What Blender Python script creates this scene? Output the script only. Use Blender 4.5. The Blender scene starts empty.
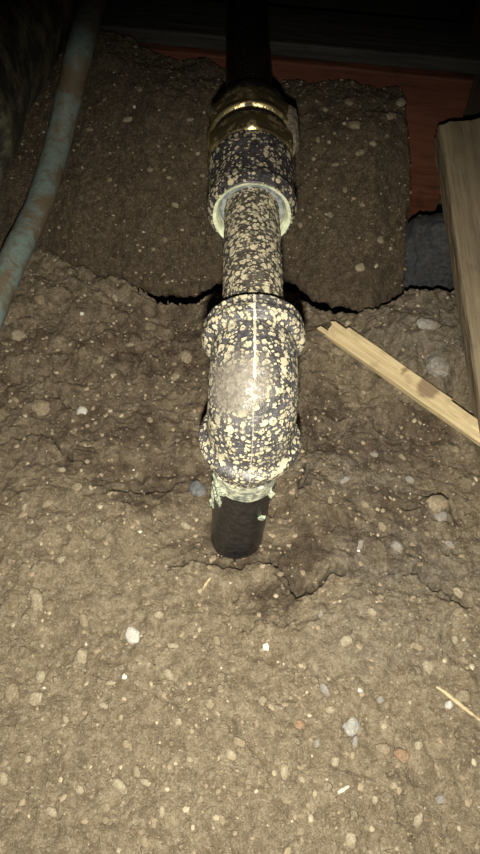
import bpy, bmesh, math, random
import numpy as np
from mathutils import Vector, Matrix
from mathutils.bvhtree import BVHTree

# ------------------------------------------------------------------ camera, world, lamp, exposure
CAM = Vector((0.0, 0.0, 0.325)); PITCH = math.radians(56.0); F = 670.0
scene = bpy.context.scene
C = scene.collection
cd = bpy.data.cameras.new('camera'); cam = bpy.data.objects.new('camera', cd); C.objects.link(cam)
cam.location = CAM; cam.rotation_euler = (math.pi/2 - PITCH, 0, 0)
cd.sensor_fit = 'VERTICAL'; cd.sensor_height = 24.0; cd.lens = 24.0*F/854.0
cd.clip_start = 0.005; cd.clip_end = 50
scene.camera = cam
FW = Vector((0, math.cos(PITCH), -math.sin(PITCH))); UP = Vector((0, math.sin(PITCH), math.cos(PITCH)))
world = bpy.data.worlds.new('world'); scene.world = world; world.use_nodes = True
world.node_tree.nodes['Background'].inputs[0].default_value = (0.75, 0.85, 1.0, 1)
world.node_tree.nodes['Background'].inputs[1].default_value = 0.008
# the phone's flash: one small lamp just below the lens
ld = bpy.data.lights.new('flash_lamp', 'SPOT'); ld.energy = 11.8; ld.color = (1.0, 0.94, 0.79)
ld.shadow_soft_size = 0.0035; ld.spot_size = math.radians(98); ld.spot_blend = 1.0
lamp = bpy.data.objects.new('flash_lamp', ld); C.objects.link(lamp)
lamp.location = CAM - UP*0.019 + Vector((-0.001, 0, 0)) 
lamp.rotation_euler = (math.pi/2 - math.radians(67.0), 0, 0)
scene.view_settings.view_transform = 'Standard'; scene.view_settings.look = 'None'
scene.view_settings.exposure = 0.0; scene.view_settings.gamma = 1.0; scene.view_settings.use_curve_mapping = False

def ray(px, py):
    return (FW*F + Vector((1, 0, 0))*(px-240.0) + UP*(427.0-py))/F
def P(px, py, depth): return CAM + ray(px, py)*depth
def G(px, py, z=0.0):
    r = ray(px, py); return CAM + r*((z-CAM.z)/r.z)

# ------------------------------------------------------------------ numpy noise
_rs = np.random.RandomState(7)
PERM = np.concatenate([_rs.permutation(256)]*3)
GR = _rs.normal(size=(256, 3)); GR /= np.linalg.norm(GR, axis=1)[:, None]
def perlin(x, y, z=0.0):
    x, y, z = np.broadcast_arrays(np.asarray(x, float), np.asarray(y, float), np.asarray(z, float))
    xi = np.floor(x).astype(int); yi = np.floor(y).astype(int); zi = np.floor(z).astype(int)
    fx = x-xi; fy = y-yi; fz = z-zi
    s = lambda t: t*t*t*(t*(t*6-15)+10)
    u, v, w = s(fx), s(fy), s(fz); res = 0
    for i in (0, 1):
        for j in (0, 1):
            for k in (0, 1):
                g = GR[PERM[PERM[PERM[(xi+i) & 255]+((yi+j) & 255)]+((zi+k) & 255)]]
                d = g[..., 0]*(fx-i)+g[..., 1]*(fy-j)+g[..., 2]*(fz-k)
                res = res + d*(u if i else 1-u)*(v if j else 1-v)*(w if k else 1-w)
    return res
def fbm(x, y, sc, octv=4, z=0.0, gain=0.5):
    a, r = 1.0, 0
    for o in range(octv):
        r = r + a*perlin(x*sc, y*sc, z*sc+o*7.3); a *= gain; sc *= 2.03
    return r
def sstep(a, b, x):
    t = np.clip((x-a)/(b-a), 0, 1); return t*t*(3-2*t)
def polydist(X, Y, pts):
    best = np.full(X.shape, 9.0)
    for (x0, y0), (x1, y1) in zip(pts[:-1], pts[1:]):
        dx, dy = x1-x0, y1-y0; L = dx*dx+dy*dy+1e-12
        t = np.clip(((X-x0)*dx+(Y-y0)*dy)/L, 0, 1)
        best = np.minimum(best, np.hypot(X-x0-t*dx, Y-y0-t*dy))
    return best

# ------------------------------------------------------------------ object helpers
def finish(o, parent, props):
    C.objects.link(o)
    if parent: o.parent = parent
    for k, v in props.items(): o[k] = v
    return o
def mesh_np(name, V, Q, mat, parent=None, smooth=True, attrs=None, **props):
    me = bpy.data.meshes.new(name)
    V = np.asarray(V, np.float32).reshape(-1, 3); Q = np.asarray(Q, np.int32); k = Q.shape[1]
    if parent is not None: V = V-np.array((parent.parent or parent).location, np.float32)
    me.vertices.add(len(V)); me.vertices.foreach_set('co', V.ravel())
    me.loops.add(Q.size); me.loops.foreach_set('vertex_index', Q.ravel())
    me.polygons.add(len(Q)); me.polygons.foreach_set('loop_start', np.arange(0, Q.size, k, dtype=np.int32))
    me.polygons.foreach_set('use_smooth', np.full(len(Q), smooth))
    me.update(calc_edges=True); me.validate()
    for an, av in (attrs or {}).items():
        a = me.attributes.new(an, 'FLOAT', 'POINT'); a.data.foreach_set('value', np.asarray(av, np.float32).ravel())
    me.materials.append(mat)
    return finish(bpy.data.objects.new(name, me), parent, props)
def mesh_bm(name, bm, mat, parent=None, smooth=True, origin=None, **props):
    me = bpy.data.meshes.new(name)
    off = Vector(origin) if origin is not None else (parent.location.copy() if parent else Vector((0, 0, 0)))
    for v in bm.verts: v.co -= off
    bmesh.ops.recalc_face_normals(bm, faces=bm.faces)
    bm.to_mesh(me); bm.free()
    for p in me.polygons: p.use_smooth = smooth
    me.materials.append(mat)
    o = bpy.data.objects.new(name, me)
    if parent is None and origin is not None: o.location = off
    return finish(o, parent, props)
def thing(name, loc, label, cat, **props):
    o = bpy.data.objects.new(name, None); o.location = loc; o.empty_display_size = 0.01
    C.objects.link(o); o['label'] = label; o['category'] = cat
    for k, v in props.items(): o[k] = v
    return o
def sweep(centres, radii, seg=96, cap=True, noise=0.0, nsc=120.0, poly=None, ref=None, phase=0.0):
    """tube of rings; radii may be scalars; poly=n makes an n-gon section with softened corners"""
    cs = [Vector(c) for c in centres]; n = len(cs); V = []
    tang = [(cs[min(i+1, n-1)]-cs[max(i-1, 0)]) for i in range(n)]
    for i in range(n):
        if tang[i].length < 1e-9: tang[i] = tang[i-1].copy()
        tang[i] = tang[i].normalized()
    side = Vector(ref) if ref else Vector((1, 0, 0))
    for i in range(n):
        t = tang[i]; a = (side-t*side.dot(t)).normalized(); b = t.cross(a)
        side = a if not ref else side
        for k in range(seg):
            th = 2*math.pi*k/seg+phase; r = radii[i]
            if poly and poly[i]:
                m = 2*math.pi/poly[i]; q = ((th) % m)-m/2
                r = min(r*math.cos(math.pi/poly[i])/math.cos(q), r*0.975)
            V.append(cs[i]+a*(r*math.cos(th))+b*(r*math.sin(th)))
    V = np.array([tuple(v) for v in V])
    cc = np.repeat(np.array([tuple(c) for c in cs]), seg, axis=0)
    if noise:
        d = V-cc; L = np.linalg.norm(d, axis=1, keepdims=True)+1e-9
        nz = fbm(V[:, 0], V[:, 1], nsc, 3, V[:, 2])[:, None]
        V = V+d/L*nz*noise*(L > 1e-4)
    Q = []
    for i in range(n-1):
        a = i*seg; b = a+seg
        for k in range(seg):
            k2 = (k+1) % seg; Q.append((a+k, a+k2, b+k2, b+k))
    return V, np.array(Q)

# ------------------------------------------------------------------ materials
class NT:
    def __init__(s, name):
        s.m = bpy.data.materials.new(name); s.m.use_nodes = True; s.t = s.m.node_tree
        s.b = s.t.nodes['Principled BSDF']; s.tc = s.n('ShaderNodeTexCoord')
    def n(s, ty, **kw):
        nd = s.t.nodes.new(ty)
        for k, v in kw.items(): setattr(nd, k, v)
        return nd
    def l(s, a, b): s.t.links.new(a, b)
    def put(s, sock, v):
        if isinstance(v, bpy.types.NodeSocket): s.l(v, sock)
        elif isinstance(v, tuple) and len(v) == 3 and sock.type == 'RGBA': sock.default_value = (*v, 1)
        else: sock.default_value = v
    def obj(s): return s.tc.outputs['Object']
    def noise(s, sc, det=4, rough=.55, vec=None, dist=0.0, col=False):
        nd = s.n('ShaderNodeTexNoise'); nd.inputs['Scale'].default_value = sc; nd.inputs['Detail'].default_value = det
        nd.inputs['Roughness'].default_value = rough; nd.inputs['Distortion'].default_value = dist
        s.l(vec or s.obj(), nd.inputs['Vector']); return nd.outputs['Color' if col else 'Fac']
    def vor(s, sc, vec=None, feature='F1', rnd=1.0):
        nd = s.n('ShaderNodeTexVoronoi', feature=feature); nd.inputs['Scale'].default_value = sc
        nd.inputs['Randomness'].default_value = rnd; s.l(vec or s.obj(), nd.inputs['Vector']); return nd
    def math(s, op, a, b=0.0, clamp=False):
        nd = s.n('ShaderNodeMath', operation=op, use_clamp=clamp); s.put(nd.inputs[0], a); s.put(nd.inputs[1], b); return nd.outputs[0]
    def rng(s, v, a, b, c=0.0, d=1.0, smooth=True):
        nd = s.n('ShaderNodeMapRange'); nd.interpolation_type = 'SMOOTHSTEP' if smooth else 'LINEAR'
        s.put(nd.inputs[0], v); s.put(nd.inputs[1], a); s.put(nd.inputs[2], b); s.put(nd.inputs[3], c); s.put(nd.inputs[4], d)
        return nd.outputs[0]
    def mix(s, f, a, b, blend='MIX'):
        nd = s.n('ShaderNodeMix', data_type='RGBA', blend_type=blend); s.put(nd.inputs[0], f); s.put(nd.inputs[6], a); s.put(nd.inputs[7], b)
        return nd.outputs[2]
    def vmath(s, op, a, b):
        nd = s.n('ShaderNodeVectorMath', operation=op); s.put(nd.inputs[0], a); s.put(nd.inputs[1], b); return nd.outputs[0]
    def warp(s, sc, amt, vec=None):
        c = s.vmath('SUBTRACT', s.noise(sc, 2, vec=vec, col=True), (.5, .5, .5))
        c = s.vmath('MULTIPLY', c, (amt, amt, amt)); return s.vmath('ADD', vec or s.obj(), c)
    def attr(s, name):
        nd = s.n('ShaderNodeAttribute'); nd.attribute_name = name; return nd.outputs['Fac']
    def mapping(s, scale=(1, 1, 1), rot=(0, 0, 0), vec=None):
        nd = s.n('ShaderNodeMapping'); nd.inputs['Scale'].default_value = scale; nd.inputs['Rotation'].default_value = rot
        s.l(vec or s.obj(), nd.inputs['Vector']); return nd.outputs[0]
    def bump(s, h, dist, strength=1.0, prev=None):
        nd = s.n('ShaderNodeBump'); nd.inputs['Strength'].default_value = strength; nd.inputs['Distance'].default_value = dist
        s.l(h, nd.inputs['Height'])
        if prev: s.l(prev, nd.inputs['Normal'])
        return nd.outputs[0]
    def out(s, col, rough=.7, metal=0.0, normal=None, spec=None):
        s.put(s.b.inputs['Base Color'], col); s.put(s.b.inputs['Roughness'], rough); s.put(s.b.inputs['Metallic'], metal)
        if spec is not None: s.put(s.b.inputs['Specular IOR Level'], spec)
        if normal: s.l(normal, s.b.inputs['Normal'])
        return s.m

def soil_mat(name, c_dark, c_mid, c_light, c_pale, pale=.75):
    t = NT(name)
    big = t.rng(t.noise(28, 4), .35, .65); mid = t.rng(t.noise(150, 5, .65), .33, .68); fine = t.noise(750, 4, .7)
    col = t.mix(big, c_mid, c_light)
    col = t.mix(t.rng(mid, 0, 1, .0, .75), c_dark, col)
    w = t.warp(300, .003)
    v = t.vor(230, w); r = t.n('ShaderNodeSeparateColor'); t.l(v.outputs['Color'], r.inputs[0])
    # pale mineral flecks in the soil, each with its own size
    thr = t.rng(r.outputs[0], pale, 1.0, 0.0, .42, False)
    fl = t.rng(t.math('SUBTRACT', thr, v.outputs['Distance']), -.03, .06)
    fl = t.math('MULTIPLY', fl, t.rng(r.outputs[0], pale, pale+.02))
    flc = t.mix(r.outputs[1], c_light, c_pale)
    col = t.mix(t.math('MULTIPLY', fl, .6), col, flc)
    v2 = t.vor(620, w); r2 = t.n('ShaderNodeSeparateColor'); t.l(v2.outputs['Color'], r2.inputs[0])
    f2 = t.math('MULTIPLY', t.rng(r2.outputs[0], .8, .85), t.rng(v2.outputs['Distance'], .45, .25))
    col = t.mix(t.math('MULTIPLY', f2, .6), col, c_pale)
    f3 = t.math('MULTIPLY', t.rng(r2.outputs[1], .8, .85), t.rng(v2.outputs['Distance'], .5, .25))
    col = t.mix(t.math('MULTIPLY', f3, .55), col, c_dark)
    grey = t.attr('grey'); col = t.mix(t.math('MULTIPLY', grey, .8), col, t.mix(mid, (.080, .073, .062), (.27, .245, .205)))
    moist = t.attr('moist'); wet = t.mix(mid, (.040, .027, .018), (.100, .070, .046))
    col = t.mix(t.rng(fine, .3, .7), t.mix(.22, col, (.03, .022, .015)), col)
    sp = t.noise(1150, 3, .75); col = t.mix(t.rng(sp, .50, .60, 0, .5), col, t.mix(.6, col, c_pale)); col = t.mix(t.rng(sp, .49, .40, 0, .6), col, t.mix(.7, col, c_dark)); sq = t.noise(330, 4, .7)
    col = t.mix(t.rng(sq, .52, .62, 0, .4), col, t.mix(.6, col, c_pale)); col = t.mix(t.rng(sq, .48, .38, 0, .5), col, t.mix(.6, col, c_dark))
    wet = t.mix(t.rng(sp, .5, .62, 0, .45), wet, (.19, .145, .098)); wet = t.mix(t.rng(sq, .54, .64, 0, .5), wet, (.17, .127, .085))
    col = t.mix(t.math('MULTIPLY', moist, .92), col, wet)
    h = t.math('ADD', t.math('MULTIPLY', t.noise(420, 5, .7), .8), t.math('MULTIPLY', t.noise(1500, 3, .7), .35))
    h = t.math('ADD', h, t.math('MULTIPLY', fl, .25))
    rough = t.rng(t.noise(900, 2), .35, .7, .5, .95)
    return t.out(col, rough, normal=t.bump(h, .0034, 1.0), spec=.35)
M_SOIL = soil_mat('soil', (.185, .142, .092), (.315, .252, .168), (.40, .33, .222), (.50, .44, .32))
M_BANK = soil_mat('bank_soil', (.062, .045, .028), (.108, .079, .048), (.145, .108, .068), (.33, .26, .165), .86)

def crust_mat(name, base, cream, amt, sc=330, patch=None, rough=.4):
    """dark painted iron with round blotches of cream mineral crust; amt = share of the cells that carry one"""
    t = NT(name)
    w = t.warp(650, .0014)
    dens = t.rng(t.noise(85, 3), .3, .7, -.30, .30, False)
    m = None
    for k, (s_, a_, rad_) in enumerate(((sc, amt, .52), (sc*1.55, amt-.06, .50), (sc*.6, amt-.46, .50))):
        v = t.vor(s_, w, rnd=.85); r = t.n('ShaderNodeSeparateColor'); t.l(v.outputs['Color'], r.inputs[0])
        on = t.rng(t.math('SUBTRACT', t.math('ADD', dens, a_), r.outputs[0]), -.02, .02)
        rr = t.rng(r.outputs[2], 0, 1, rad_*.62, rad_)
        f = t.math('MULTIPLY', on, t.rng(t.math('SUBTRACT', rr, v.outputs['Distance']), -.06, .10))
        hole = t.math('MULTIPLY', t.rng(r.outputs[1], .45, .6), t.rng(v.outputs['Distance'], .20, .06))
        f = t.math('MULTIPLY', f, t.math('SUBTRACT', 1.0, t.math('MULTIPLY', hole, .6)))
        m = f if m is None else t.math('MAXIMUM', m, f)
    cr = t.mix(t.rng(t.noise(260, 3), .3, .7), tuple(c*.66 for c in cream), cream)
    cr = t.mix(t.rng(t.noise(1300, 3), .35, .65, .35, 0), cr, (.30, .25, .15))
    bs = t.mix(t.rng(t.noise(180, 4), .35, .7), base, tuple(c*2.2+.01 for c in base))
    bs = t.mix(t.rng(t.noise(1000, 3), .5, .7, 0, .5), bs, (.16, .145, .13))
    rg = t.rng(m, 0, 1, rough, .82)
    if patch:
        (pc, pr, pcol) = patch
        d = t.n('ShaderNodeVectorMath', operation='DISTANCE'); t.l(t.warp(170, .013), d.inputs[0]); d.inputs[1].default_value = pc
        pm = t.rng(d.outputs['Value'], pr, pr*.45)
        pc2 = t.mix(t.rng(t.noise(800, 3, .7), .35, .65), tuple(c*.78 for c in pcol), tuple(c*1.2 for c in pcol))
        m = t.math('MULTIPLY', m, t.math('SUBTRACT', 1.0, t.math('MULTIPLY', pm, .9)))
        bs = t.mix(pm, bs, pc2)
    col = t.mix(m, bs, cr)
    h = t.math('ADD', m, t.math('MULTIPLY', t.noise(1100, 3), .35))
    return t.out(col, rg, normal=t.bump(h, .0008, .9), spec=.5)
CREAM = (.49, .445, .315)
def plain(name, c1, c2, sc=200, rough=.6, metal=0.0, bump=.0003, spec=.5, bsc=None, det=4):
    t = NT(name); f = t.rng(t.noise(sc, det), .35, .65)
    return t.out(t.mix(f, c1, c2), rough, metal, t.bump(t.noise(bsc or sc*3, 3), bump), spec)
M_BLACK = plain('black_iron', (.008, .008, .009), (.022, .021, .023), 300, .33, bump=.00035)
t = NT('dusty_black_iron')
M_DUSTY = t.out(t.mix(t.rng(t.noise(330, 5, .7), .56, .72, 0, .7), (.010, .008, .007), (.13, .10, .07)), .38, normal=t.bump(t.noise(700, 3), .0004))
t = NT('old_brass'); tar = t.rng(t.noise(150, 4, .6), .50, .66)
M_BRASS = t.out(t.mix(tar, (.66, .53, .27), (.05, .037, .02)), t.rng(tar, 0, 1, .31, .55), t.rng(tar, 0, 1, .95, .3), t.bump(t.noise(600, 3), .0003))
M_PALE = plain('pale_crust', (.22, .27, .21), (.50, .53, .39), 350, .8, bump=.0008)
M_RING = plain('pale_green_ring', (.46, .51, .36), (.70, .72, .52), 240, .55, bump=.0004)
M_THREAD = plain('chalky_thread', (.10, .11, .10), (.34, .34, .25), 300, .6, bump=.0005)
M_SEAL = plain('blue_grey_sealant', (.13, .15, .17), (.30, .33, .33), 260, .6, bump=.0005)
M_SEAM = plain('cream_seam', (.50, .45, .32), (.78, .74, .60), 600, .7, bump=.0003)
M_PUTTY = plain('grey_lump', (.13, .11, .08), (.25, .21, .15), 260, .85, bump=.0012)
def stone_mat(name, c, v=.3, dust=.75):
    t = NT(name); col = t.mix(t.rng(t.noise(420, 4), .35, .65), tuple(x*(1-v) for x in c), tuple(min(1, x*(1+v)) for x in c))
    col = t.mix(t.rng(t.noise(260, 4, .7), .44, .58, 0, dust), col, t.mix(t.rng(t.noise(900, 3), .4, .6), (.15, .115, .075), (.27, .21, .14)))
    return t.out(col, .8, normal=t.bump(t.noise(1100, 4, .7), .0010))
M_ST = {'white': stone_mat('white_stone', (.60, .585, .55), .18, .35), 'tan': stone_mat('tan_stone', (.30, .245, .165)),
        'pale': stone_mat('pale_stone', (.40, .345, .245)), 'grey': stone_mat('grey_stone', (.30, .285, .26)),
        'orange': stone_mat('orange_stone', (.32, .205, .125)), 'quartz': stone_mat('quartz_stone', (.38, .38, .35), .3, .4),
        'blue': stone_mat('blue_grey_pebble', (.13, .145, .16), .3, .4), 'slab': stone_mat('dark_slab', (.034, .039, .046), .35, .12)}
def wood_mat(name, a, b, c, scale, rot, rough=.7, bump=.0006, stain=None):
    t = NT(name); v = t.mapping(scale, (0, 0, 0), t.mapping((1, 1, 1), rot))
    g = t.noise(1.0, 6, .6, v, .6); g2 = t.noise(3.2, 4, .6, v)
    col = t.mix(t.rng(g, .35, .65), a, b); col = t.mix(t.rng(g2, .52, .72, 0, .8), col, c)
    col = t.mix(t.rng(t.noise(90, 4), .55, .72, 0, .5), col, tuple(x*.6 for x in a))
    if stain:
        for (p, r, sc_) in stain:
            d = t.n('ShaderNodeVectorMath', operation='DISTANCE'); t.l(t.warp(220, .005), d.inputs[0]); d.inputs[1].default_value = p
            col = t.mix(t.rng(d.outputs['Value'], r, r*.6, 0, .85), col, sc_)
    h = t.math('ADD', g, t.math('MULTIPLY', g2, .5))
    return t.out(col, rough, normal=t.bump(h, bump), spec=.3)

# ------------------------------------------------------------------ terrain
EDGE_PX = [(-400, 225), (-150, 232), (0, 236), (50, 246), (85, 262), (120, 272), (150, 287), (185, 294), (215, 284), (250, 286), (295, 292),
           (320, 310), (345, 316), (372, 328), (392, 312), (418, 298), (450, 288), (480, 286), (560, 285), (900, 285)]
def edge_z(px): return float(np.interp(px, [0, 330, 372, 400, 440, 480, 900], [0.012, 0.0, 0.0, .008, .018, .022, .022]))
EDG = [G(px, py, edge_z(px)) for px, py in EDGE_PX]
EX = np.array([p.x for p in EDG]); EY = np.array([p.y for p in EDG])
o_ = np.argsort(EX); EX = EX[o_]; EY = EY[o_]
def edgeY(X): return np.interp(X, EX, EY)+fbm(X, X*0+3.1, 70, 3)*.005+fbm(X, X*0+9.7, 300, 2)*.0022
CRACKS = [  # pixel polylines on the soil, half width and depth in mm
    ([(0, 446), (18, 439), (38, 434), (58, 442), (70, 455), (84, 466)], 1.3, 6),
    ([(34, 402), (47, 390), (60, 398), (78, 407), (104, 411)], .9, 4),
    ([(104, 492), (122, 489), (140, 488), (160, 482), (182, 480)], 1.3, 6),
    ([(172, 566), (190, 561), (208, 563), (226, 567), (244, 564), (262, 560), (274, 561), (284, 573), (296, 588), (306, 590), (318, 582), (328, 577), (338, 570)], 1.3, 8),
    ([(276, 572), (286, 590), (298, 600)], .7, 3),
    ([(388, 568), (405, 573), (418, 577), (430, 580), (446, 592), (458, 604), (474, 612)], 1.1, 6),
    ([(402, 506), (418, 512), (432, 520), (448, 524)], .8, 3.5),
    ([(425, 496), (436, 488), (446, 492)], .9, 3.5),
    ([(60, 255), (68, 268), (78, 275), (82, 290), (94, 298)], .8, 4),
    ([(150, 352), (172, 346), (196, 342)], .7, 3),
    ([(120, 280), (140, 296), (165, 300), (190, 296)], .9, 4),
    ([(300, 430), (308, 452), (304, 478), (300, 500)], 1.4, 5),
    ([(392, 770), (402, 800), (412, 842)], .6, 2), ([(455, 728), (470, 745), (480, 752)], .6, 2),
    ([(320, 620), (290, 628), (268, 622), (245, 628)], .7, 3),
]
CRW = []
for pts, w, dp in CRACKS:
    CRW.append(([(G(a, b).x, G(a, b).y) for a, b in pts], w*1.35e-3, dp*2.3e-3))
def blob(X, Y, px, py, rpx, rpy, z=0.0, rag=.35):
    c = G(px, py, z); rx = (G(px+rpx, py, z)-c).length; ry = (G(px, py+rpy, z)-c).length
    d = np.hypot((X-c.x)/rx, (Y-c.y)/ry)+fbm(X, Y, 60, 3)*rag
    return sstep(1.0, .25, d)
def ground_z(X, Y):
    wx = X+fbm(X, Y, 55, 3, .3)*.010; wy = Y+fbm(X, Y, 55, 3, 2.3)*.010
    fade = sstep(-.05, .25, Y)*.6+.55
    z = fbm(X, Y, 9, 3)*.011*fade
    rd = 1-np.abs(fbm(wx, wy, 32, 3, 1.7))*2.4
    z = z+(rd-.6)*.0024*fade
    z = z+fbm(wx, wy, 75, 3, 4.0)*.0042*fade
    l = fbm(X, Y, 210, 2, 6.0); z = z+np.sign(l)*np.abs(l)**.8*.0013
    z = z+fbm(X, Y, 520, 2, 5.0)*.0006
    # mounds and hollows read from the photograph
    z = z+.020*blob(X, Y, 440, 345, 120, 75, rag=.25)+.010*blob(X, Y, 60, 330, 110, 80)
    z = z+.007*blob(X, Y, 60, 520, 130, 70)+.006*blob(X, Y, 400, 620, 90, 40)+.005*blob(X, Y, 265, 610, 40, 30)
    z = z+.006*blob(X, Y, 435, 508, 30, 22)-.010*blob(X, Y, 250, 520, 60, 45)-.006*blob(X, Y, 320, 420, 35, 60)
    z = z-.006*blob(X, Y, 150, 480, 60, 30)+.005*blob(X, Y, 320, 350, 40, 25)
    # keep the soil level where the riser enters it
    zr = np.hypot(X+.0005, Y-.150); z = z*sstep(.010, .045, zr)-.001*(1-sstep(.010, .03, zr))
    for pts, w, dp in CRW:
        x0 = min(p[0] for p in pts)-.02; x1 = max(p[0] for p in pts)+.02; y0 = min(p[1] for p in pts)-.02; y1 = max(p[1] for p in pts)+.02
        m = (X > x0) & (X < x1) & (Y > y0) & (Y < y1)
        if not m.any(): continue
        xm, ym = X[m], Y[m]
        d = polydist(xm+fbm(xm, ym, 140, 3, 1.0)*.006, ym+fbm(xm, ym, 140, 3, 8.0)*.006, pts)
        ww = w*(1.0+1.6*fbm(xm, ym, 90, 2, 3.0))
        z[m] = z[m]-dp*sstep(ww*1.25, ww*.3, d)+.0022*sstep(.012, .002, d)
    e = edgeY(X)-Y
    z = z+.0025*sstep(.02, .004, e)
    z = z*sstep(-.001, .003, e)-np.interp(X, [-.13, -.09, .09, .12], [.03, .14, .14, .11])*sstep(.0030, -.0015, e)
    return z
def edge_s(X): return np.interp(X, EX, EY)
def ubank(X, Y):
    d = Y-edge_s(X)-gap(X); return d-(edgeY(X)-edge_s(X))*np.exp(-np.clip(d, 0, 1)/.012)
def gap(X):   # how far the bank stands back from the front soil
    return np.interp(X, [-.16, -.11, -.07, -.03, .0, .03, .06, .085, .10, .16], [-.006, -.0015, .0018, .0045, .006, .009, .010, .011, .018, .024])+fbm(X, X*0+1.3, 60, 2)*.002
def bank_z(X, Y):
    u = ubank(X, Y)
    z = -.003+.004*sstep(0, .003, u)+np.clip(u, 0, .2)*np.interp(X, [-.2, 0, .15], [.80, .92, .92])
    top = np.interp(X, [-.25, -.12, -.03, .02, .08, .125], [.100, .096, .088, .079, .079, .074])+fbm(X, Y, 30, 2)*.006
    k = .012; h = np.clip(.5+.5*(top-z)/k, 0, 1); z = top*(1-h)+z*h-k*h*(1-h)
    z = z+fbm(X, Y, 14, 3, 2.0)*.010*sstep(.0, .02, u)+fbm(X, Y, 48, 3, 5.0)*.0045+fbm(X, Y, 150, 3, 8.0)*.0022+fbm(X, Y, 420, 2, 3.0)*.0010
    right = .121+fbm(Y*1.0, Y*0+4.0, 40, 3)*.006-.10*np.clip(Y-.395, 0, .1)**1.0
    z = z-.16*sstep(-.010, .006, X-right)
    z = z-.14*sstep(-.008, -.002, Y-(.470-.185*X))
    return z
def undercut(V):   # the bank overhangs: below its lip it folds back into a deep hollow
    u = ubank(V[:, 0], V[:, 1]); m = u < 0; d = -u[m]
    V[m, 1] += d+np.minimum(d, .03)*3.5; V[m, 2] -= np.minimum(d, .03)*1.6+np.clip(d-.03, 0, 1)*.2
    return V
def axis(parts):
    out = []
    for a, b, st in parts:
        n = max(2, int(round((b-a)/st))); out += list(np.linspace(a, b, n, endpoint=False))
    out.append(parts[-1][1]); return np.array(out)
def grid(name, xs, ys, fz, mat, moist, grey, **props):
    X, Y = np.meshgrid(xs, ys); Z = fz(X, Y); nx, ny = len(xs), len(ys); fold = props.pop('fold', None)
    V = np.stack([X, Y, Z], -1).reshape(-1, 3)
    if fold: V = fold(V)
    i = np.arange(ny-1)[:, None]*nx+np.arange(nx-1)[None, :]
    Q = np.stack([i, i+1, i+nx+1, i+nx], -1).reshape(-1, 4)
    o = mesh_np(name, V, Q, mat, attrs={'moist': moist(X, Y), 'grey': grey(X, Y)}, **props)
    return o, V, Q
def moist_g(X, Y):
    m = np.maximum(.98*blob(X, Y, 232, 545, 75, 45), .95*blob(X, Y, 300, 555, 50, 50))
    m = np.maximum(m, .9*blob(X, Y, 270, 600, 42, 28)); m = np.maximum(m, .95*blob(X, Y, 322, 410, 40, 75))
    m = np.maximum(m, .85*blob(X, Y, 170, 480, 85, 50)); m = np.maximum(m, .75*blob(X, Y, 110, 440, 150, 75))
    m = np.maximum(m, .80*blob(X, Y, 180, 350, 190, 95)); m = np.maximum(m, .8*blob(X, Y, 400, 440, 120, 60))
    m = np.maximum(m, .60*blob(X, Y, 350, 520, 190, 80)); m = np.maximum(m, .60*blob(X, Y, 60, 370, 190, 120))
    m = np.maximum(m, .5*blob(X, Y, 430, 340, 90, 60))
    m = np.maximum(m, .30*sstep(.10, .20, Y))
    return np.clip(m*(1+.9*fbm(X, Y, 110, 3, 2.0)+.9*fbm(X, Y, 42, 2, 9.0)), 0, 1)
def grey_g(X, Y):
    m = np.maximum(.8*blob(X, Y, 400, 560, 120, 70), .9*blob(X, Y, 420, 350, 90, 60))
    m = np.maximum(m, .75*blob(X, Y, 360, 460, 90, 70)); m = np.maximum(m, .4*blob(X, Y, 380, 640, 120, 60))
    return np.clip(m*(1+.9*fbm(X, Y, 90, 3, 5.0)), 0, 1)
gx = axis([(-1.2, -.30, .03), (-.30, -.19, .004), (-.19, .19, .00068), (.19, .30, .004), (.30, 1.2, .03)])
gy = axis([(-1.0, -.10, .03), (-.10, -.035, .004), (-.035, .372, .00068), (.372, .42, .002), (.42, 1.0, .03)])
ground, gV, gQ = grid('ground', gx, gy, ground_z, M_SOIL, moist_g, grey_g, kind='structure',
                      label='bare lumpy brown soil floor with cracks and embedded stones')
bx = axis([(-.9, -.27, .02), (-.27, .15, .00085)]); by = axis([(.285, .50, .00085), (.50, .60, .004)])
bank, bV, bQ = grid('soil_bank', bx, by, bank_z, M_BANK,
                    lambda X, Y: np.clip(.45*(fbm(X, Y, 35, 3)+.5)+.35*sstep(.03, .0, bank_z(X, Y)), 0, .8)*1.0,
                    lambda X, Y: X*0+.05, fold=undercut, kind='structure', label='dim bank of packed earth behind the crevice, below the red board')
bvg = BVHTree.FromPolygons([Vector(v) for v in gV.tolist()], gQ.tolist())
bvb = BVHTree.FromPolygons([Vector(v) for v in bV.tolist()], bQ.tolist())
def hit(px, py):
    r = ray(px, py).normalized(); best = None
    for b in (bvg, bvb):
        h = b.ray_cast(CAM, r)
        if h[0] is not None and (best is None or h[3] < best[3]): best = h
    return best
def drop(x, y):
    best = None
    for b in (bvg, bvb):
        h = b.ray_cast(Vector((x, y, .5)), Vector((0, 0, -1)))
        if h[0] is not None and (best is None or h[0].z > best[0].z): best = h
    return best

# ------------------------------------------------------------------ the water pipe (one rigid run)
PX, D0, ZC = .0055, .150, .122
pipe = thing('water_pipe', (0, D0, 0.0), 'crusted iron water pipe rising from the soil and bending back over the bank', 'pipe')
LEAN = math.radians(3.4)
def lean(p):      # the riser leans a little to the left going down
    p = Vector(p); dz = ZC-p.z; return Vector((p.x-dz*math.tan(LEAN) if dz > 0 else p.x, p.y, p.z))
# riser
zs = np.linspace(-.05, ZC-.030, 60)
V, Q = sweep([lean((PX, D0, z)) for z in zs], [.0136]*60, 96, noise=.0003, nsc=90)
riser = mesh_np('riser', V, Q, M_BLACK, pipe, label='glossy black riser going into the soil')
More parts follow.
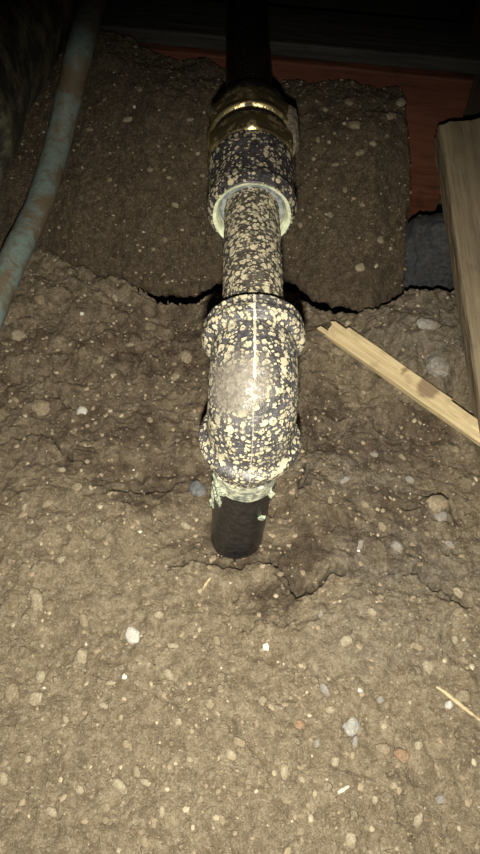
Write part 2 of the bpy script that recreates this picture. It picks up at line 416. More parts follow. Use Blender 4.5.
# chalky thread ring under the elbow
cs, rs = [], []
for i in range(50):
    z = ZC-.038-.0205*i/49; cs.append(lean((PX, D0, z))); rs.append(.0143-.0006*i/49+.0003*math.sin(i*1.55)-(.0008 if i > 46 else 0))
V, Q = sweep(cs, rs, 96, noise=.0005, nsc=260)
mesh_np('thread', V, Q, M_THREAD, riser if False else pipe, label='chalk-coated thread below the elbow')
# elbow
RB = .0225; E = .0355; EB = .0425
path, rad, sarc = [], [], []
def bead(t, a, b, s):    # raised band profile
    return s*math.exp(-((t-a)/b)**4)
L1 = EB-RB; L2 = E-RB; La = RB*math.pi/2; tot = L1+L2+La; N = 210
for i in range(N):
    s = tot*i/(N-1)
    if s < L1: p = Vector((PX, D0, ZC-EB+s))
    elif s < L1+La:
        a = (s-L1)/RB; p = Vector((PX, D0+RB-RB*math.cos(a), ZC-RB+RB*math.sin(a)))
    else: p = Vector((PX, D0+RB+(s-L1-La), ZC))
    if s < tot/2:    # lower mouth: tapering shoulder, then a proud rounded band
        e = s; r = .0152+.0028*float(sstep(0, .010, e))-.0012*float(sstep(.017, .021, e))+.0026*math.exp(-((e-.0150)/.0030)**4)+.0008*math.exp(-((e-.0025)/.0016)**2)
    else:
        e = tot-s; r = .0168+.0031*(1-float(sstep(.0088, .0112, e)))+.0008*math.exp(-((e-.0068)/.0013)**2)+.0005*math.exp(-((e-.0015)/.0010)**2)-.0012*math.exp(-(e/.0008)**2)
    bm_ = (s-tot/2)/(tot*.28); r += .0009*math.exp(-bm_*bm_)
    path.append(lean(p)); rad.append(float(r))
# open mouths: roll the ends inwards
path = [path[0]]+path+[path[-1]]; rad = [.0134]+rad+[.0126]
V, Q = sweep(path, rad, 160, noise=.00045, nsc=180, ref=(1, 0, 0))
PATCH_C = P(237, 386, .247)-pipe.location  # bare grey-brown patch on the bend, flash highlight painted into its colour
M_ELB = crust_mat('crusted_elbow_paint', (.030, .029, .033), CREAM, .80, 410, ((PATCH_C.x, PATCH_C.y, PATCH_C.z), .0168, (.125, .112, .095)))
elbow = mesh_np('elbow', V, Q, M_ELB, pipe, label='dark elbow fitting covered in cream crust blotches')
# casting seam along the outside of the bend
bm = bmesh.new(); prev = None
for i in range(6, N-4, 2):
    c = path[i]; t_ = (path[i+1]-path[i-1]).normalized(); nrm = Vector((0, -t_.z, t_.y)).normalized()
    if nrm.dot(Vector((0, -1, 1))) < 0: nrm = -nrm
    wv = (.00036 if i < N*.62 else .0009)*(1+.6*float(perlin(i*.31, 2.0, 0))); r = rad[i]+.0001
    jx = .0005*float(perlin(i*.11, 5.0, 0))
    ring = [bm.verts.new(c+nrm*(r-.0006)+Vector((jx-wv, 0, 0))), bm.verts.new(c+nrm*(r+.00042)+Vector((jx, 0, 0))), bm.verts.new(c+nrm*(r-.0006)+Vector((jx+wv, 0, 0)))]
    if prev:
        for k in range(2): bm.faces.new((prev[k], prev[k+1], ring[k+1], ring[k]))
    prev = ring
me_ = bpy.data.meshes.new('casting_seam')
for v in bm.verts: v.co -= pipe.location
bm.to_mesh(me_); bm.free(); me_.materials.append(M_SEAM)
finish(bpy.data.objects.new('casting_seam', me_), elbow, {'label': 'pale casting seam down the bend'})
# nipple
ys = np.linspace(D0+E-.004, .262, 90)
V, Q = sweep([(PX, y, ZC) for y in ys], [.0127]*90, 128, noise=.0007, nsc=260)
M_NIP = crust_mat('crusted_nipple', (.036, .030, .025), (.56, .50, .35), .98, 350, None, .6)
mesh_np('nipple', V, Q, M_NIP, pipe, label='short pipe nipple almost fully coated in cream crust')
# thick crust where the nipple enters the elbow
V, Q = sweep([(PX, D0+E-.0008+.0042*i/15, ZC) for i in range(16)], [.0142-.0012*(i/15)**2 for i in range(16)], 128, noise=.0012, nsc=330)
mesh_np('thread', V, Q, M_NIP, pipe)
# coupling: bell with an open, pale lined mouth towards the elbow
prof = [(.2650, .0128), (.2632, .0146), (.2600, .0150), (.2570, .0156), (.2552, .0166), (.2545, .0182)]
mouth = [(.2548, .0180), (.2541, .0185), (.2544, .0191), (.2556, .0198), (.2575, .0208), (.2600, .0213), (.2625, .0207), (.2660, .0204), (.2740, .0204), (.2800, .0207), (.2830, .0212),
         (.2860, .0215), (.2895, .0213), (.2915, .0205), (.2925, .0185)]
def dens(pr, n=6):
    out = []
    for (a, b), (c, d) in zip(pr[:-1], pr[1:]):
        for k in range(n): out.append((a+(c-a)*k/n, b+(d-b)*k/n))
    out.append(pr[-1]); return out
def lathe_y(pr, **kw):
    # rings placed at their own station so faces square to the axis keep their shape
    seg = kw.get('seg', 144); nz = kw.get('noise', 0); V = []; ph = kw.get('phase', 0)
    for (y, r) in pr:
        for k in range(seg):
            th = 2*math.pi*k/seg
            V.append((PX+r*math.cos(th), y, ZC+r*math.sin(th)))
    V = np.array(V)
    if nz:
        d = V-np.stack([np.full(len(V), PX), V[:, 1], np.full(len(V), ZC)], -1); L = np.linalg.norm(d, axis=1, keepdims=True)
        V = V+d/L*(fbm(V[:, 0], V[:, 1], 180, 3, V[:, 2])[:, None]*nz)
    Q = [(i*seg+k, i*seg+(k+1) % seg, (i+1)*seg+(k+1) % seg, (i+1)*seg+k) for i in range(len(pr)-1) for k in range(seg)]
    return V, np.array(Q)
M_CPL = crust_mat('crusted_coupling_paint', (.020, .018, .021), (.50, .44, .30), .56, 350, None, .38)
V, Q = lathe_y(dens(mouth), noise=.0004)
coup = mesh_np('coupling', V, Q, M_CPL, pipe, label='dark bell-mouthed coupling with cream crust spots')
V, Q = lathe_y(dens(prof, 5), noise=.0003)
mesh_np('mouth_ring', V, Q, M_RING, coup, label='pale green lining of the coupling mouth')
V, Q = lathe_y(dens([(.2620, .0150), (.2600, .0150), (.2590, .0143), (.2592, .0126)], 5), noise=.0006)
mesh_np('sealant_ring', V, Q, M_SEAL, coup)
# brass nut: two hexagonal flats, a round groove and a shoulder
def hexr(r, th):
    m = math.pi/3; q = ((th-math.pi/2+m/2) % m)-m/2     # a corner on top
    q2 = ((th-math.pi/2) % m)-m/2
    return min(r*math.cos(m/2)/math.cos(q2), r*.985)
def nut(name, pr, mat, parent, **props):
    seg = 144; V = []
    for (y, r, hx) in pr:
        for k in range(seg):
            th = 2*math.pi*k/seg; rr = hexr(r, th)*hx+r*(1-hx); V.append((PX+rr*math.cos(th), y, ZC+rr*math.sin(th)))
    Q = [(i*seg+k, i*seg+(k+1) % seg, (i+1)*seg+(k+1) % seg, (i+1)*seg+k) for i in range(len(pr)-1) for k in range(seg)]
    return mesh_np(name, V, np.array(Q), mat, parent, **props)
nut('brass_nut', [(.2915, .0150, 1), (.2920, .0214, 0), (.2935, .0229, 1), (.2955, .0236, 1), (.3025, .0236, 1), (.3045, .0228, 1), (.3060, .0210, 0), (.3075, .0200, 0)], M_BRASS, pipe,
    label='tarnished brass hexagonal nut nearest the coupling')
nut('groove_ring', [(.3070, .0190, 0), (.3075, .0203, 0), (.3090, .0207, 0), (.3110, .0205, 0), (.3120, .0190, 0)], M_DUSTY, pipe)
nut('brass_nut', [(.3115, .0190, 0), (.3122, .0218, 0), (.3132, .0222, 0), (.3146, .0220, 0), (.3156, .0212, 0), (.3168, .0212, 0), (.3180, .0228, 1), (.3200, .0234, 1), (.3265, .0234, 1), (.3285, .0224, 1), (.3300, .0205, 0), (.3310, .0188, 0)], M_BRASS, pipe,
    label='brass hexagonal nut farther from the coupling')
nut('collar', [(.3300, .0150, 0), (.3301, .0196, 0), (.3320, .0203, 0), (.3370, .0198, 0), (.3410, .0175, 0), (.3420, .0128, 0)], M_DUSTY, pipe, label='black collar behind the brass nuts')
# grey lump stuck on the right of the nuts
bm = bmesh.new(); bmesh.ops.create_icosphere(bm, subdivisions=4, radius=1)
for v in bm.verts:
    n = 1+.35*float(fbm(np.array(v.co.x), np.array(v.co.y), 1.6, 3, v.co.z)); c = v.co.normalized()
    q = Vector((abs(c.x)**.7*math.copysign(1, c.x), abs(c.y)**.7*math.copysign(1, c.y), abs(c.z)**.7*math.copysign(1, c.z)))
    v.co = Vector((PX+.0200, .3160, ZC+.0045))+Vector((q.x*.0042, q.y*.0165, q.z*.0070))*n
mesh_bm('grey_lump', bm, M_PUTTY, pipe, label='dull grey lump stuck on the right of the brass nuts')
# far pipe
ys = np.linspace(.330, .62, 120)
V, Q = sweep([(PX-.012*(y-.33), y, ZC) for y in ys], [.0129]*120, 96, noise=.0004, nsc=120)
mesh_np('far_pipe', V, Q, M_DUSTY, pipe, label='black pipe leading back into the dark')
# pale green crust flakes hanging on the left below the elbow
def crust_blob(name, centre, dims, mat, parent, seed, sub=3, rot=None, **props):
    bm = bmesh.new(); bmesh.ops.create_icosphere(bm, subdivisions=sub, radius=1)
    for v in bm.verts:
        n = 1+.95*float(fbm(np.array(v.co.x+seed), np.array(v.co.y), 1.9, 3, v.co.z)); q = Vector((v.co.x*dims[0], v.co.y*dims[1], v.co.z*dims[2]))*n
        if rot: q.rotate(rot)
        v.co = q+Vector(centre)
    return mesh_bm(name, bm, mat, parent, **props)
def on_riser(z, deg, r=.0136):
    a = math.radians(deg); c = lean((PX, D0, z)); return c+Vector((math.cos(a)*r, math.sin(a)*r, 0))
from mathutils import Euler
for k, (z, dg, dm) in enumerate([(.066, 205, (.0012, .0034, .0065)), (.060, 196, (.0014, .0028, .0055)), (.067, 228, (.0030, .0012, .0036)), (.055, 214, (.0010, .0024, .0045)),
                                 (.048, 186, (.0010, .0020, .0080)), (.040, 183, (.0014, .0020, .0050)), (.062, 325, (.0022, .0010, .0050)), (.043, 308, (.0030, .0008, .0020))]):
    a = math.radians(dg)
    crust_blob('crust_flake', on_riser(z, dg), dm, M_PALE, pipe, k*3.1, 3, Euler((0, 0, (a if abs(math.cos(a)) > .7 else 0))))
# dribbles of crust below the bottom band of the elbow
for k, dg in enumerate([212, 225, 248, 262, 276, 291, 306, 320, 333]):
    z = ZC-EB+.0035-.0016*(k % 3); crust_blob('crust_flake', on_riser(z, dg, .0153+.0004*(k % 2)), (.0014, .0009, .0016+.0006*(k % 2)), M_SEAM if k % 2 else M_NIP, pipe, k*1.7+9, 2)

# ------------------------------------------------------------------ timber
def board(name, p0, p1, width, thick, up, mat, nl=60, nw=14, rag=.0006, ends=(0.0, 0.0), seed=0.0, bev=.0012, parent=None, **props):
    """board from p0 to p1 (centre line of its upper face); up = normal of the upper face"""
    p0, p1, up = Vector(p0), Vector(p1), Vector(up).normalized(); ax = (p1-p0); L = ax.length; ax.normalize()
    up = (up-ax*up.dot(ax)).normalized(); sd = ax.cross(up).normalized()
    prof_ = []   # rounded rectangle, (side, down)
    hw = width/2
    def edge_pts(a, b, n): return [(a[0]+(b[0]-a[0])*i/n, a[1]+(b[1]-a[1])*i/n) for i in range(n)]
    prof_ += edge_pts((-hw+bev, 0), (hw-bev, 0), nw); prof_ += [(hw-bev, 0), (hw-bev*.3, -bev*.3)]
    prof_ += edge_pts((hw, -bev), (hw, -thick+bev), 6); prof_ += [(hw, -thick+bev), (hw-bev*.3, -thick+bev*.3)]
    prof_ += edge_pts((hw-bev, -thick), (-hw+bev, -thick), nw); prof_ += [(-hw+bev, -thick), (-hw+bev*.3, -thick+bev*.3)]
    prof_ += edge_pts((-hw, -thick+bev), (-hw, -bev), 6); prof_ += [(-hw, -bev), (-hw+bev*.3, -bev*.3)]
    m = len(prof_); V = []; Q = []
    for i in range(nl+1):
        t = i/nl
        for (a, b) in prof_:
            e0 = ends[0]*float(perlin(a*420+seed, 1.5, b*300)); e1 = ends[1]*float(perlin(a*420+seed, 7.5, b*300))
            s = L*t+(e0*2 if i == 0 else e0*1.6*math.exp(-t*60) if ends[0] else 0)+(e1*2 if i == nl else 0)
            dd = rag*float(perlin(s*60, a*260+seed, b*260)); db = rag*float(perlin(s*70+5, a*200, b*260+seed))
            V.append(p0+ax*s+sd*(a+dd)+up*(b+db))
    for i in range(nl):
        for k in range(m): Q.append((i*m+k, i*m+(k+1) % m, (i+1)*m+(k+1) % m, (i+1)*m+k))
    bm = bmesh.new(); vs = [bm.verts.new(v) for v in V]
    for q in Q: bm.faces.new([vs[j] for j in q])
    bm.faces.new([vs[k] for k in range(m)]); bm.faces.new([vs[nl*m+k] for k in range(m)])
    bmesh.ops.triangulate(bm, faces=[f for f in bm.faces if len(f.verts) > 4])
    o = mesh_bm(name, bm, mat, parent, smooth=False, origin=None if parent else tuple(p0), **props)
    return o
def orient_wood(name, ax, a, b, c, lo, hi, **kw):
    """grain that runs along ax: rotate texture space so that its X lies on ax"""
    ax = Vector(ax).normalized(); e = ax.to_track_quat('X', 'Z').inverted().to_euler()
    return wood_mat(name, a, b, c, (lo, hi, hi), tuple(e), **kw)

# stake / short plank at the right
s_up = Vector((-.10, -.72, .69)).normalized()
a0 = hit(440, 128)
sp0 = P(438, 124, .415); sp1 = P(481, 412, .362)
sax = (sp1-sp0).normalized(); ssd = sax.cross((s_up-sax*s_up.dot(sax)).normalized()).normalized()
if ssd.x < 0: ssd = -ssd
SW = .060; c0 = sp0+ssd*(SW/2); c1 = sp0+sax*.30+ssd*(SW/2)
M_STAKE = orient_wood('weathered_wood', sax, (.165, .13, .085), (.25, .20, .13), (.09, .065, .04), 9, 170, bump=.0009)
board('wood_plank', c0, c1, SW, .022, s_up, M_STAKE, 90, 26, .0010, (.0016, .001), 2.0, .003,
      label='thick weathered grey-brown plank leaning at the right over the wood strip', category='plank')

# wood strip lying on the soil
lp = [hit(331, 326), hit(470, 430)]
q0 = lp[0][0]; q1 = lp[1][0]
q0 = Vector((q0.x, q0.y, q0.z)); q1 = Vector((q1.x, q1.y, q1.z))
zz = [drop(q0.x+(q1.x-q0.x)*k/12, q0.y+(q1.y-q0.y)*k/12)[0].z for k in range(13)]
ZL = sorted(zz)[8]+.006
q0 = G(330, 327, ZL+.001); q1 = G(474, 427, ZL-.001); lax = (q1-q0).normalized(); q1 = q1+lax*.05
stain_p = G(428, 388, ZL)-q0; stain_q = G(404, 371, ZL)-q0
M_LATH = orient_wood('pale_lath_wood', lax, (.45, .355, .20), (.58, .47, .28), (.30, .22, .12), 14, 330, bump=.0005,
                     stain=[(tuple(stain_p), .0085, (.19, .13, .08)), (tuple(stain_q), .0032, (.22, .15, .08))])
L_UP = Vector((-.12, -.25, 1)).normalized()
lath = thing('wood_strip', q0, 'splintered pale yellow wood strip lying on the soil right of the elbow', 'wood')
M_LATHC = M_LATH
board('strip_body', q0, q1, .0108, .0055, L_UP, M_LATHC, 80, 12, .0006, (.0035, .001), 5.0, .0008, parent=lath)
sdv = lax.cross(L_UP).normalized()
if sdv.y < 0: sdv = -sdv
board('splinter', q0+lax*.009+sdv*.0042+L_UP*.0012, q0+lax*.085+sdv*.0040+L_UP*.0006, .0050, .0030, L_UP, M_LATHC, 50, 6, .0005, (.0030, .0015), 8.0, .0005, parent=lath)
board('splinter', q0-lax*.005-sdv*.0035-L_UP*.0015, q0+lax*.012-sdv*.0035-L_UP*.0012, .0030, .0020, L_UP, M_LATHC, 20, 4, .0005, (.002, .001), 11.0, .0004, parent=lath)

# redwood board behind the bank, grey plank on it, dark foundation behind
RA = math.radians(-10.5); rx = Vector((math.cos(RA), math.sin(RA), 0)); rn = Vector((-rx.y, rx.x, 0))*-1
bc = Vector((.0, .470, .084))
M_RED = orient_wood('red_wood', rx, (.085, .028, .015), (.13, .046, .024), (.045, .018, .011), 8, 120, bump=.0006)
board('red_board', bc-rx*.45+Vector((0, 0, -.075)), bc+rx*.158+Vector((0, 0, -.075)), .150, .022, rn, M_RED, 120, 20, .0008, (.001, .001), 1.0, .0015,
      label='dim reddish-brown board standing on edge behind the earth bank', category='board')
M_GREY = orient_wood('grey_wood', rx, (.030, .028, .027), (.055, .050, .044), (.015, .014, .012), 8, 120, bump=.0008)
board('sill_plank', bc-rx*.50-rn*.030+Vector((0, 0, .0105)), bc+rx*.60-rn*.030+Vector((0, 0, .0105)), .050, .010, (0, 0, 1), M_GREY, 120, 20, .0008, (.001, .001), 3.0, .0015,
      label='dark grey plank lying flat on top of the red board', category='plank')
M_FND = plain('dark_foundation', (.012, .011, .011), (.028, .025, .022), 40, .95, bump=.002)
V = []
wx_ = np.linspace(-1.2, 1.2, 60); wz_ = np.linspace(-.1, .9, 26)
X, Z = np.meshgrid(wx_, wz_); Yw = .60+np.interp(X, [-1.2, 1.2], [.22, -.22])+fbm(X, Z, 9, 3)*.02
i = np.arange(25)[:, None]*60+np.arange(59)[None, :]
mesh_np('wall_back', np.stack([X, Yw, Z], -1).reshape(-1, 3), np.stack([i, i+1, i+61, i+60], -1).reshape(-1, 4), M_FND, kind='structure', label='black crawl space wall behind everything')
# dark upright post right of the red board
M_POST = wood_mat('dark_post_wood', (.028, .018, .013), (.05, .032, .022), (.012, .009, .008), (120, 120, 8), (0, 0, 0))
pz = P(500, 60, .47)
board('wood_post', (pz.x+.012, pz.y, -.02), (pz.x+.012, pz.y, .30), .075, .04, (0, -1, 0), M_POST, 40, 12, .0008, (0, 0), 4.0, .002,
      label='nearly black upright post at the right end of the red board', category='post')
# dark blue-grey stone between bank and plank
def rock(name, centre, dims, mat, seed, sub=4, rough=.3, boxy=1.0, rot=0.0, parent=None, origin=True, **props):
    bm = bmesh.new(); bmesh.ops.create_icosphere(bm, subdivisions=sub, radius=1)
    cr, sr = math.cos(rot), math.sin(rot)
    for v in bm.verts:
        c = v.co.normalized(); n = 1+rough*float(fbm(np.array(c.x+seed), np.array(c.y-seed), 1.3, 4, c.z))
        q = Vector([abs(k)**boxy*math.copysign(1, k) for k in c])
        q = Vector((q.x*dims[0], q.y*dims[1], q.z*dims[2]))*n
        v.co = Vector((q.x*cr-q.y*sr, q.x*sr+q.y*cr, q.z))+Vector(centre)
    return mesh_bm(name, bm, mat, parent, origin=centre, **props)
rc = P(434, 262, .478)
rock('stone_block', tuple(rc+Vector((0, .004, -.02))), (.027, .020, .055), M_ST['slab'], 3.3, 5, .22, .6, -.15,
     label='dark blue-grey stone block wedged between the earth bank and the leaning plank', category='stone')

# ------------------------------------------------------------------ pipes at the upper left
t = NT('verdigris'); g = t.rng(t.noise(45, 4, .6, dist=.5), .40, .58); g2 = t.rng(t.noise(230, 4), .5, .68)
col = t.mix(g, (.135, .105, .065), (.165, .215, .20)); col = t.mix(t.math('MULTIPLY', g2, .55), col, (.12, .09, .055))
M_VERD = t.out(col, .65, normal=t.bump(t.noise(420, 4), .0006), spec=.35)
pts = [(-40, 395, .375), (-12, 320, .392), (14, 258, .410), (38, 208, .430), (56, 150, .455), (68, 100, .480), (80, 50, .510), (92, 5, .545), (104, -40, .58)]
def clear(px, py, dep):
    h = hit(px, py)
    if h: dep = min(dep, (h[0]-CAM).dot(FW)-.014)
    if py < 80:
        q = G(px, py, .1045); dep = min(dep, (q-CAM).dot(FW))
    return P(px, py, dep)
ctr = [clear(*p) for p in pts]
def smooth_path(c, n=16):
    out = []
    for i in range(len(c)-1):
        p0 = c[max(i-1, 0)]; p1 = c[i]; p2 = c[i+1]; p3 = c[min(i+2, len(c)-1)]
        for k in range(n):
            t_ = k/n
            out.append(.5*((2*p1)+(p2-p0)*t_+(2*p0-5*p1+4*p2-p3)*t_*t_+(3*p1-p0-3*p2+p3)*t_**3))
    out.append(c[-1]); return out
cp = smooth_path(ctr); 
V, Q = sweep(cp, [.0085]*len(cp), 48, noise=.0004, nsc=90)
off = cp[0]
o = mesh_np('copper_pipe', np.array(V)-np.array(off), Q, M_VERD, label='thin blue-green corroded copper pipe running up the left side', category='pipe')
o.location = off
t = NT('dirty_drain'); g = t.rng(t.noise(60, 5, .65), .42, .66)
M_DRAIN = t.out(t.mix(g, (.020, .019, .016), (.13, .125, .075)), .7, normal=t.bump(t.noise(250, 4), .001))
R = .055
e0 = P(-60, 275, .30); e1 = P(92, -4, .52); ax = (e1-e0).normalized()
view = ((e0+e1)/2-CAM).normalized(); sd = ax.cross(view).normalized()
if sd.x > 0: sd = -sd
d0 = e0+sd*R-ax*.10; d1 = e1+sd*R+ax*.15
n = 80; cs = [d0+(d1-d0)*k/(n-1) for k in range(n)]
V, Q = sweep(cs, [R]*n, 96, noise=.001, nsc=30)
dr = thing('drain_pipe', d0, 'wide dark dirty drain pipe crossing the upper left corner', 'pipe')
mesh_np('pipe_body', V, Q, M_DRAIN, dr)
for k in (26,):
    c = cs[k]; 
    V, Q = sweep([c+ax*(-.02+.04*j/19) for j in range(20)], [R+.0045*float(sstep(0, .15, j/19)*sstep(1, .85, j/19)) for j in range(20)], 96)
    mesh_np('hub', V, Q, M_DRAIN, dr)

# ------------------------------------------------------------------ stones, twig, chips, grit
rng = random.Random(11)
MARKS = [(238, 540, 'the riser'), (250, 400, 'the elbow'), (255, 240, 'the nipple'), (253, 150, 'the coupling'), (350, 345, "the wood strip's upper end"), (435, 390, "the wood strip's stain"),
         (133, 636, 'the bright white stone'), (25, 697, "the paired left-edge stones"), (351, 727, 'the whitish quartz stone'), (401, 756, 'the orange-tan stone'), (299, 725, 'the small reddish stone'),
         (20, 336, "the stone under the green pipe"), (82, 412, "the white stone left of the elbow"), (437, 508, 'the largest tan stone on the right'), (397, 547, 'the round pale grey stone'),
         (37, 600, "the elongated pale stone"), (456, 700, 'the dry twig'), (401, 103, "the stone at the bank's corner"), (65, 130, 'the green copper pipe'), (343, 790, 'the tiny pale wood sliver')]
DIRS = ['right of', 'upper right of', 'above', 'upper left of', 'left of', 'lower left of', 'below', 'lower right of']
ORD = ['nearest', 'second nearest', 'third nearest', 'fourth nearest', 'fifth nearest', 'sixth nearest', 'seventh nearest', 'eighth nearest']
def small_pebbles(lst, kinds, group):
    for k, (x, y, r) in enumerate(lst):
        PENDING.append((x, y, r, kinds[k % len(kinds)], group, 1.1+.5*rng.random()))
PENDING = []
def place_pebbles():
    keys = {}
    for p in PENDING:
        d, mx, my, nm = min((math.hypot(p[0]-a, p[1]-b), a, b, n_) for a, b, n_ in MARKS)
        dr_ = DIRS[int(round(math.atan2(my-p[1], p[0]-mx)/(math.pi/4))) % 8]
        keys.setdefault((nm, dr_), []).append((d, p))
    for (nm, dr_), L in keys.items():
        L.sort(key=lambda q: q[0])
        for k, (d, p) in enumerate(L):
            lab = 'small %s pebble %s %s' % (p[3], dr_, nm) if len(L) == 1 else 'small %s pebble, %s one %s %s' % (p[3], ORD[k], dr_, nm)
            pebble(p[0], p[1], p[2], p[3], lab, p[4], p[5])
def pebble(px, py, r, kind, label, group=None, el=1.0, name='pebble', flat=.55, sink=.25):
    h = hit(px, py)
    if h is None: return
    depth = (h[0]-CAM).dot(FW); R_ = r*depth/F
    c = h[0]+h[1]*R_*(flat-sink) if h[1].z > 0 else h[0]
    pr = {'label': label, 'category': 'stone'}
    if group: pr['group'] = group
    return rock(name, tuple(h[0]+Vector((0, 0, R_*(flat*.35)))), (R_*el, R_/math.sqrt(el), R_*flat), M_ST[kind], rng.random()*50, 3, .38, .9, rng.random()*3.1, **pr)
U = [(133, 636, 7.5, 'white', 'bright white stone on the soil left of and below the riser'),
     (36, 699, 7.5, 'pale', 'rounded pale stone near the left edge, right-hand one of a close pair', ),
     (12, 693, 8, 'tan', 'flat tan stone near the left edge, left-hand one of a close pair'),
     (41, 677, 5.5, 'pale', 'oval pale stone just above the close pair near the left edge'),
     (397, 547, 5.5, 'grey', 'round pale grey stone above the right-hand crack'),
     (351, 727, 8, 'quartz', 'translucent whitish quartz stone in the lower right soil'),
     (401, 756, 7, 'orange', 'orange-tan stone in the lower right soil'),
     (299, 725, 5, 'orange', 'small reddish stone in the soil below the riser'),
     (20, 336, 7.5, 'pale', 'pale stone near the left edge just below the green copper pipe'),
     (82, 412, 5.5, 'white', 'small white stone in the soil left of the elbow'),
     (202, 410, 4, 'orange', 'small orange stone touching the shadow left of the elbow'),
     (437, 504, 9, 'tan', 'largest tan stone on the right, half buried in a clod'),
     (441, 517, 6, 'grey', 'grey stone just under the largest tan stone on the right'),
     (438, 368, 12, 'grey', 'large grey stone above the stained part of the wood strip'),
     (41, 408, 9, 'tan', 'broad tan stone beside the small crack on the left'),
     (198, 490, 8, 'blue', 'blue-grey stone touching the left side of the riser below the elbow'),
     (37, 600, 8, 'pale', 'elongated pale stone at mid-left above the bright white stone'),
     (401, 103, 5, 'pale', 'pale stone at the upper right corner of the earth bank'),
     (354, 126, 6, 'tan', 'tan stone on the earth bank to the right of the coupling'),
     (458, 593, 5, 'pale', 'pale stone at the right end of the right-hand crack'),
     (449, 705, 4, 'white', 'small white stone beside the dry twig'),
     (463, 697, 7, 'tan', 'tan stone touching the dry twig')]
for u in U: pebble(*u, el=1.6 if 'elong' in u[4] else 1.15)
front = [(84, 620, 5), (82, 656, 6), (111, 683, 3.2), (217, 641, 4), (173, 646, 4), (169, 675, 5), (210, 704, 5), (179, 722, 4), (120, 786, 6), (137, 772, 4.5), (146, 783, 4),
         (52, 812, 4.5), (107, 808, 4), (4, 779, 5), (162, 812, 4), (145, 842, 5), (159, 615, 4.5), (231, 755, 5), (239, 742, 5), (104, 706, 3.5), (62, 560, 4), (126, 744, 4), (28, 760, 3.5), (80, 790, 4), (200, 800, 3.5), (190, 760, 3), (66, 720, 3), (222, 820, 4)]
small_pebbles(front, ('tan','pale','pale'), 'pebbles in the soil at the lower left')
rt = [(346, 641, 6), (417, 647, 4.5), (428, 667, 6), (325, 690, 5), (335, 762, 4.5), (383, 749, 5.5), (418, 746, 4.5), (317, 744, 3.5), (284, 772, 5), (286, 801, 4), (394, 786, 3.5), (355, 742, 4),
      (351, 840, 6), (463, 660, 4), (263, 650, 2.5), (321, 615, 5), (372, 612, 4), (272, 730, 3.5), (302, 780, 3), (440, 800, 4.5), (418, 820, 5), (300, 832, 4), (455, 640, 3.5), (380, 700, 4), (330, 710, 4), (262, 700, 4), (375, 800, 3.5)]
small_pebbles(rt, ('pale','tan','pale','grey'), 'pebbles in the soil at the lower right')
up = [(115, 298, 3.5), (77, 488, 5), (23, 515, 4), (25, 507, 3), (48, 504, 4.5), (175, 377, 4), (69, 528, 3.5), (186, 357, 7), (41, 300, 6), (186, 526, 4), (130, 345, 3), (150, 420, 3), (62, 470, 3), (100, 360, 3.5), (16, 400, 3)]
small_pebbles(up, ('pale','tan','tan'), 'pebbles in the soil left of the elbow')
rm = [(382, 527, 4.5), (375, 455, 3.5), (402, 457, 3), (427, 325, 8), (337, 352, 5), (410, 480, 4), (455, 450, 4), (345, 480, 4), (365, 505, 4), (360, 545, 4), (412, 545, 3), (450, 545, 4), (330, 500, 3.5)]
small_pebbles(rm, ('tan','grey'), 'pebbles in the soil right of the elbow')
bk = [(128, 120, 4), (390, 117, 5), (360, 153, 4), (373, 144, 3.5), (349, 103, 4), (335, 165, 3), (318, 140, 3), (345, 190, 3), (362, 205, 3), (330, 215, 3), (110, 180, 3), (150, 170, 3), (175, 205, 3), (90, 130, 3), (140, 90, 3), (325, 110, 3), (300, 225, 3), (380, 240, 4), (360, 268, 5), (190, 120, 3), (165, 240, 3)]
small_pebbles(bk, ('pale','tan','tan'), 'pebbles in the earth bank')
place_pebbles()
# dry twig and a wood chip
def twig(name, px, r, mat, label, cat, fork=None):
    c = []
    for x, y in px:
        h = hit(x, y); c.append(h[0]+Vector((0, 0, r*.8)))
    c = smooth_path(c, 8); n = len(c)
    V, Q = sweep(c, [r*(.35+.65*math.sin(math.pi*(.12+.85*k/(n-1)))) for k in range(n)], 12, noise=r*.35, nsc=500)
    o = mesh_np(name, np.array(V)-np.array(c[0]), Q, mat, label=label, category=cat); o.location = c[0]; return o
M_TWIG = plain('dry_twig', (.34, .26, .15), (.52, .42, .26), 300, .8, bump=.0005)
twig('twig', [(436, 687), (446, 694), (457, 703), (470, 713), (486, 726)], .0010, M_TWIG, 'thin dry straw-coloured twig on the soil at the lower right edge', 'twig')
twig('wood_chip', [(338, 793), (343, 790), (349, 786)], .0008, M_SEAM, 'tiny pale wood sliver on the soil at the bottom right of centre', 'wood chip')
twig('wood_chip', [(203, 590), (207, 583), (211, 578)], .0007, M_TWIG, 'tiny straw-coloured sliver on the soil just below the riser', 'wood chip')
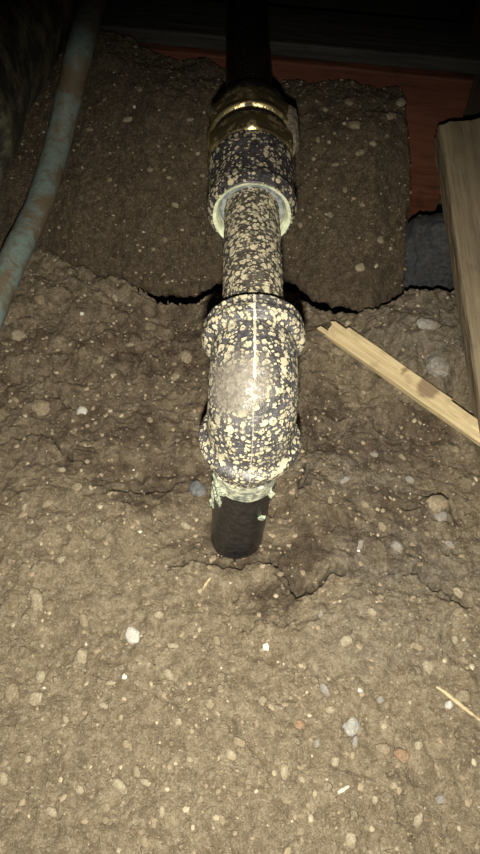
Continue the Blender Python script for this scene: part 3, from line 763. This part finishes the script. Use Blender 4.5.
# loose grit: countless crumbs and flecks of the same soil, one object
t = NT('grit'); tint = t.attr('tint')
gc = t.mix(t.rng(tint, 0, .8), (.13, .097, .062), (.29, .23, .155)); gc = t.mix(t.rng(tint, .8, .98), gc, (.42, .36, .26)); gc = t.mix(t.rng(tint, .992, .998), gc, (.74, .73, .70))
M_GRIT = t.out(gc, t.rng(tint, .9, 1, .85, .35), normal=t.bump(t.noise(1500, 2), .0004))
bm = bmesh.new(); bmesh.ops.create_icosphere(bm, subdivisions=1, radius=1)
iv = np.array([tuple(v.co) for v in bm.verts]); ifc = np.array([[v.index for v in f.verts] for f in bm.faces]); bm.free()
def grit(name, n, x0, x1, y0, y1, seed, sz, label, hf, mat):
    rs = np.random.RandomState(seed); X = rs.uniform(x0, x1, n); Y = rs.uniform(y0, y1, n); Z = hf(X, Y); ok = Z > -.012; X, Y, Z = X[ok], Y[ok], Z[ok]; n = len(X)
    s = sz*(.35+rs.pareto(3.0, n).clip(0, 1.5)); V = np.empty((n, len(iv), 3))
    sc = rs.uniform(.6, 1.25, (n, 1, 3))*s[:, None, None]*np.array([1, 1, .6]); a = rs.uniform(0, 6.28, n)[:, None]
    j = iv[None]*(1+rs.uniform(-.22, .22, (n, len(iv), 1)))*sc
    V[..., 0] = j[..., 0]*np.cos(a)-j[..., 1]*np.sin(a)+X[:, None]; V[..., 1] = j[..., 0]*np.sin(a)+j[..., 1]*np.cos(a)+Y[:, None]; V[..., 2] = j[..., 2]+Z[:, None]
    Fq = (ifc[None]+(np.arange(n)*len(iv))[:, None, None]).reshape(-1, 3)
    return mesh_np(name, V.reshape(-1, 3), Fq, mat, smooth=False, attrs={'tint': np.repeat(rs.uniform(0, 1, n), len(iv))}, label=label, category='grit', kind='stuff')
grit('soil_grit', 9000, -.185, .185, -.03, .36, 5, .00085, 'loose crumbs and flecks of grit scattered over the soil floor', ground_z, M_GRIT)
grit('bank_grit', 2200, -.22, .115, .33, .47, 6, .00085, 'crumbs and pale flecks of grit on the earth bank', bank_z, M_GRIT)
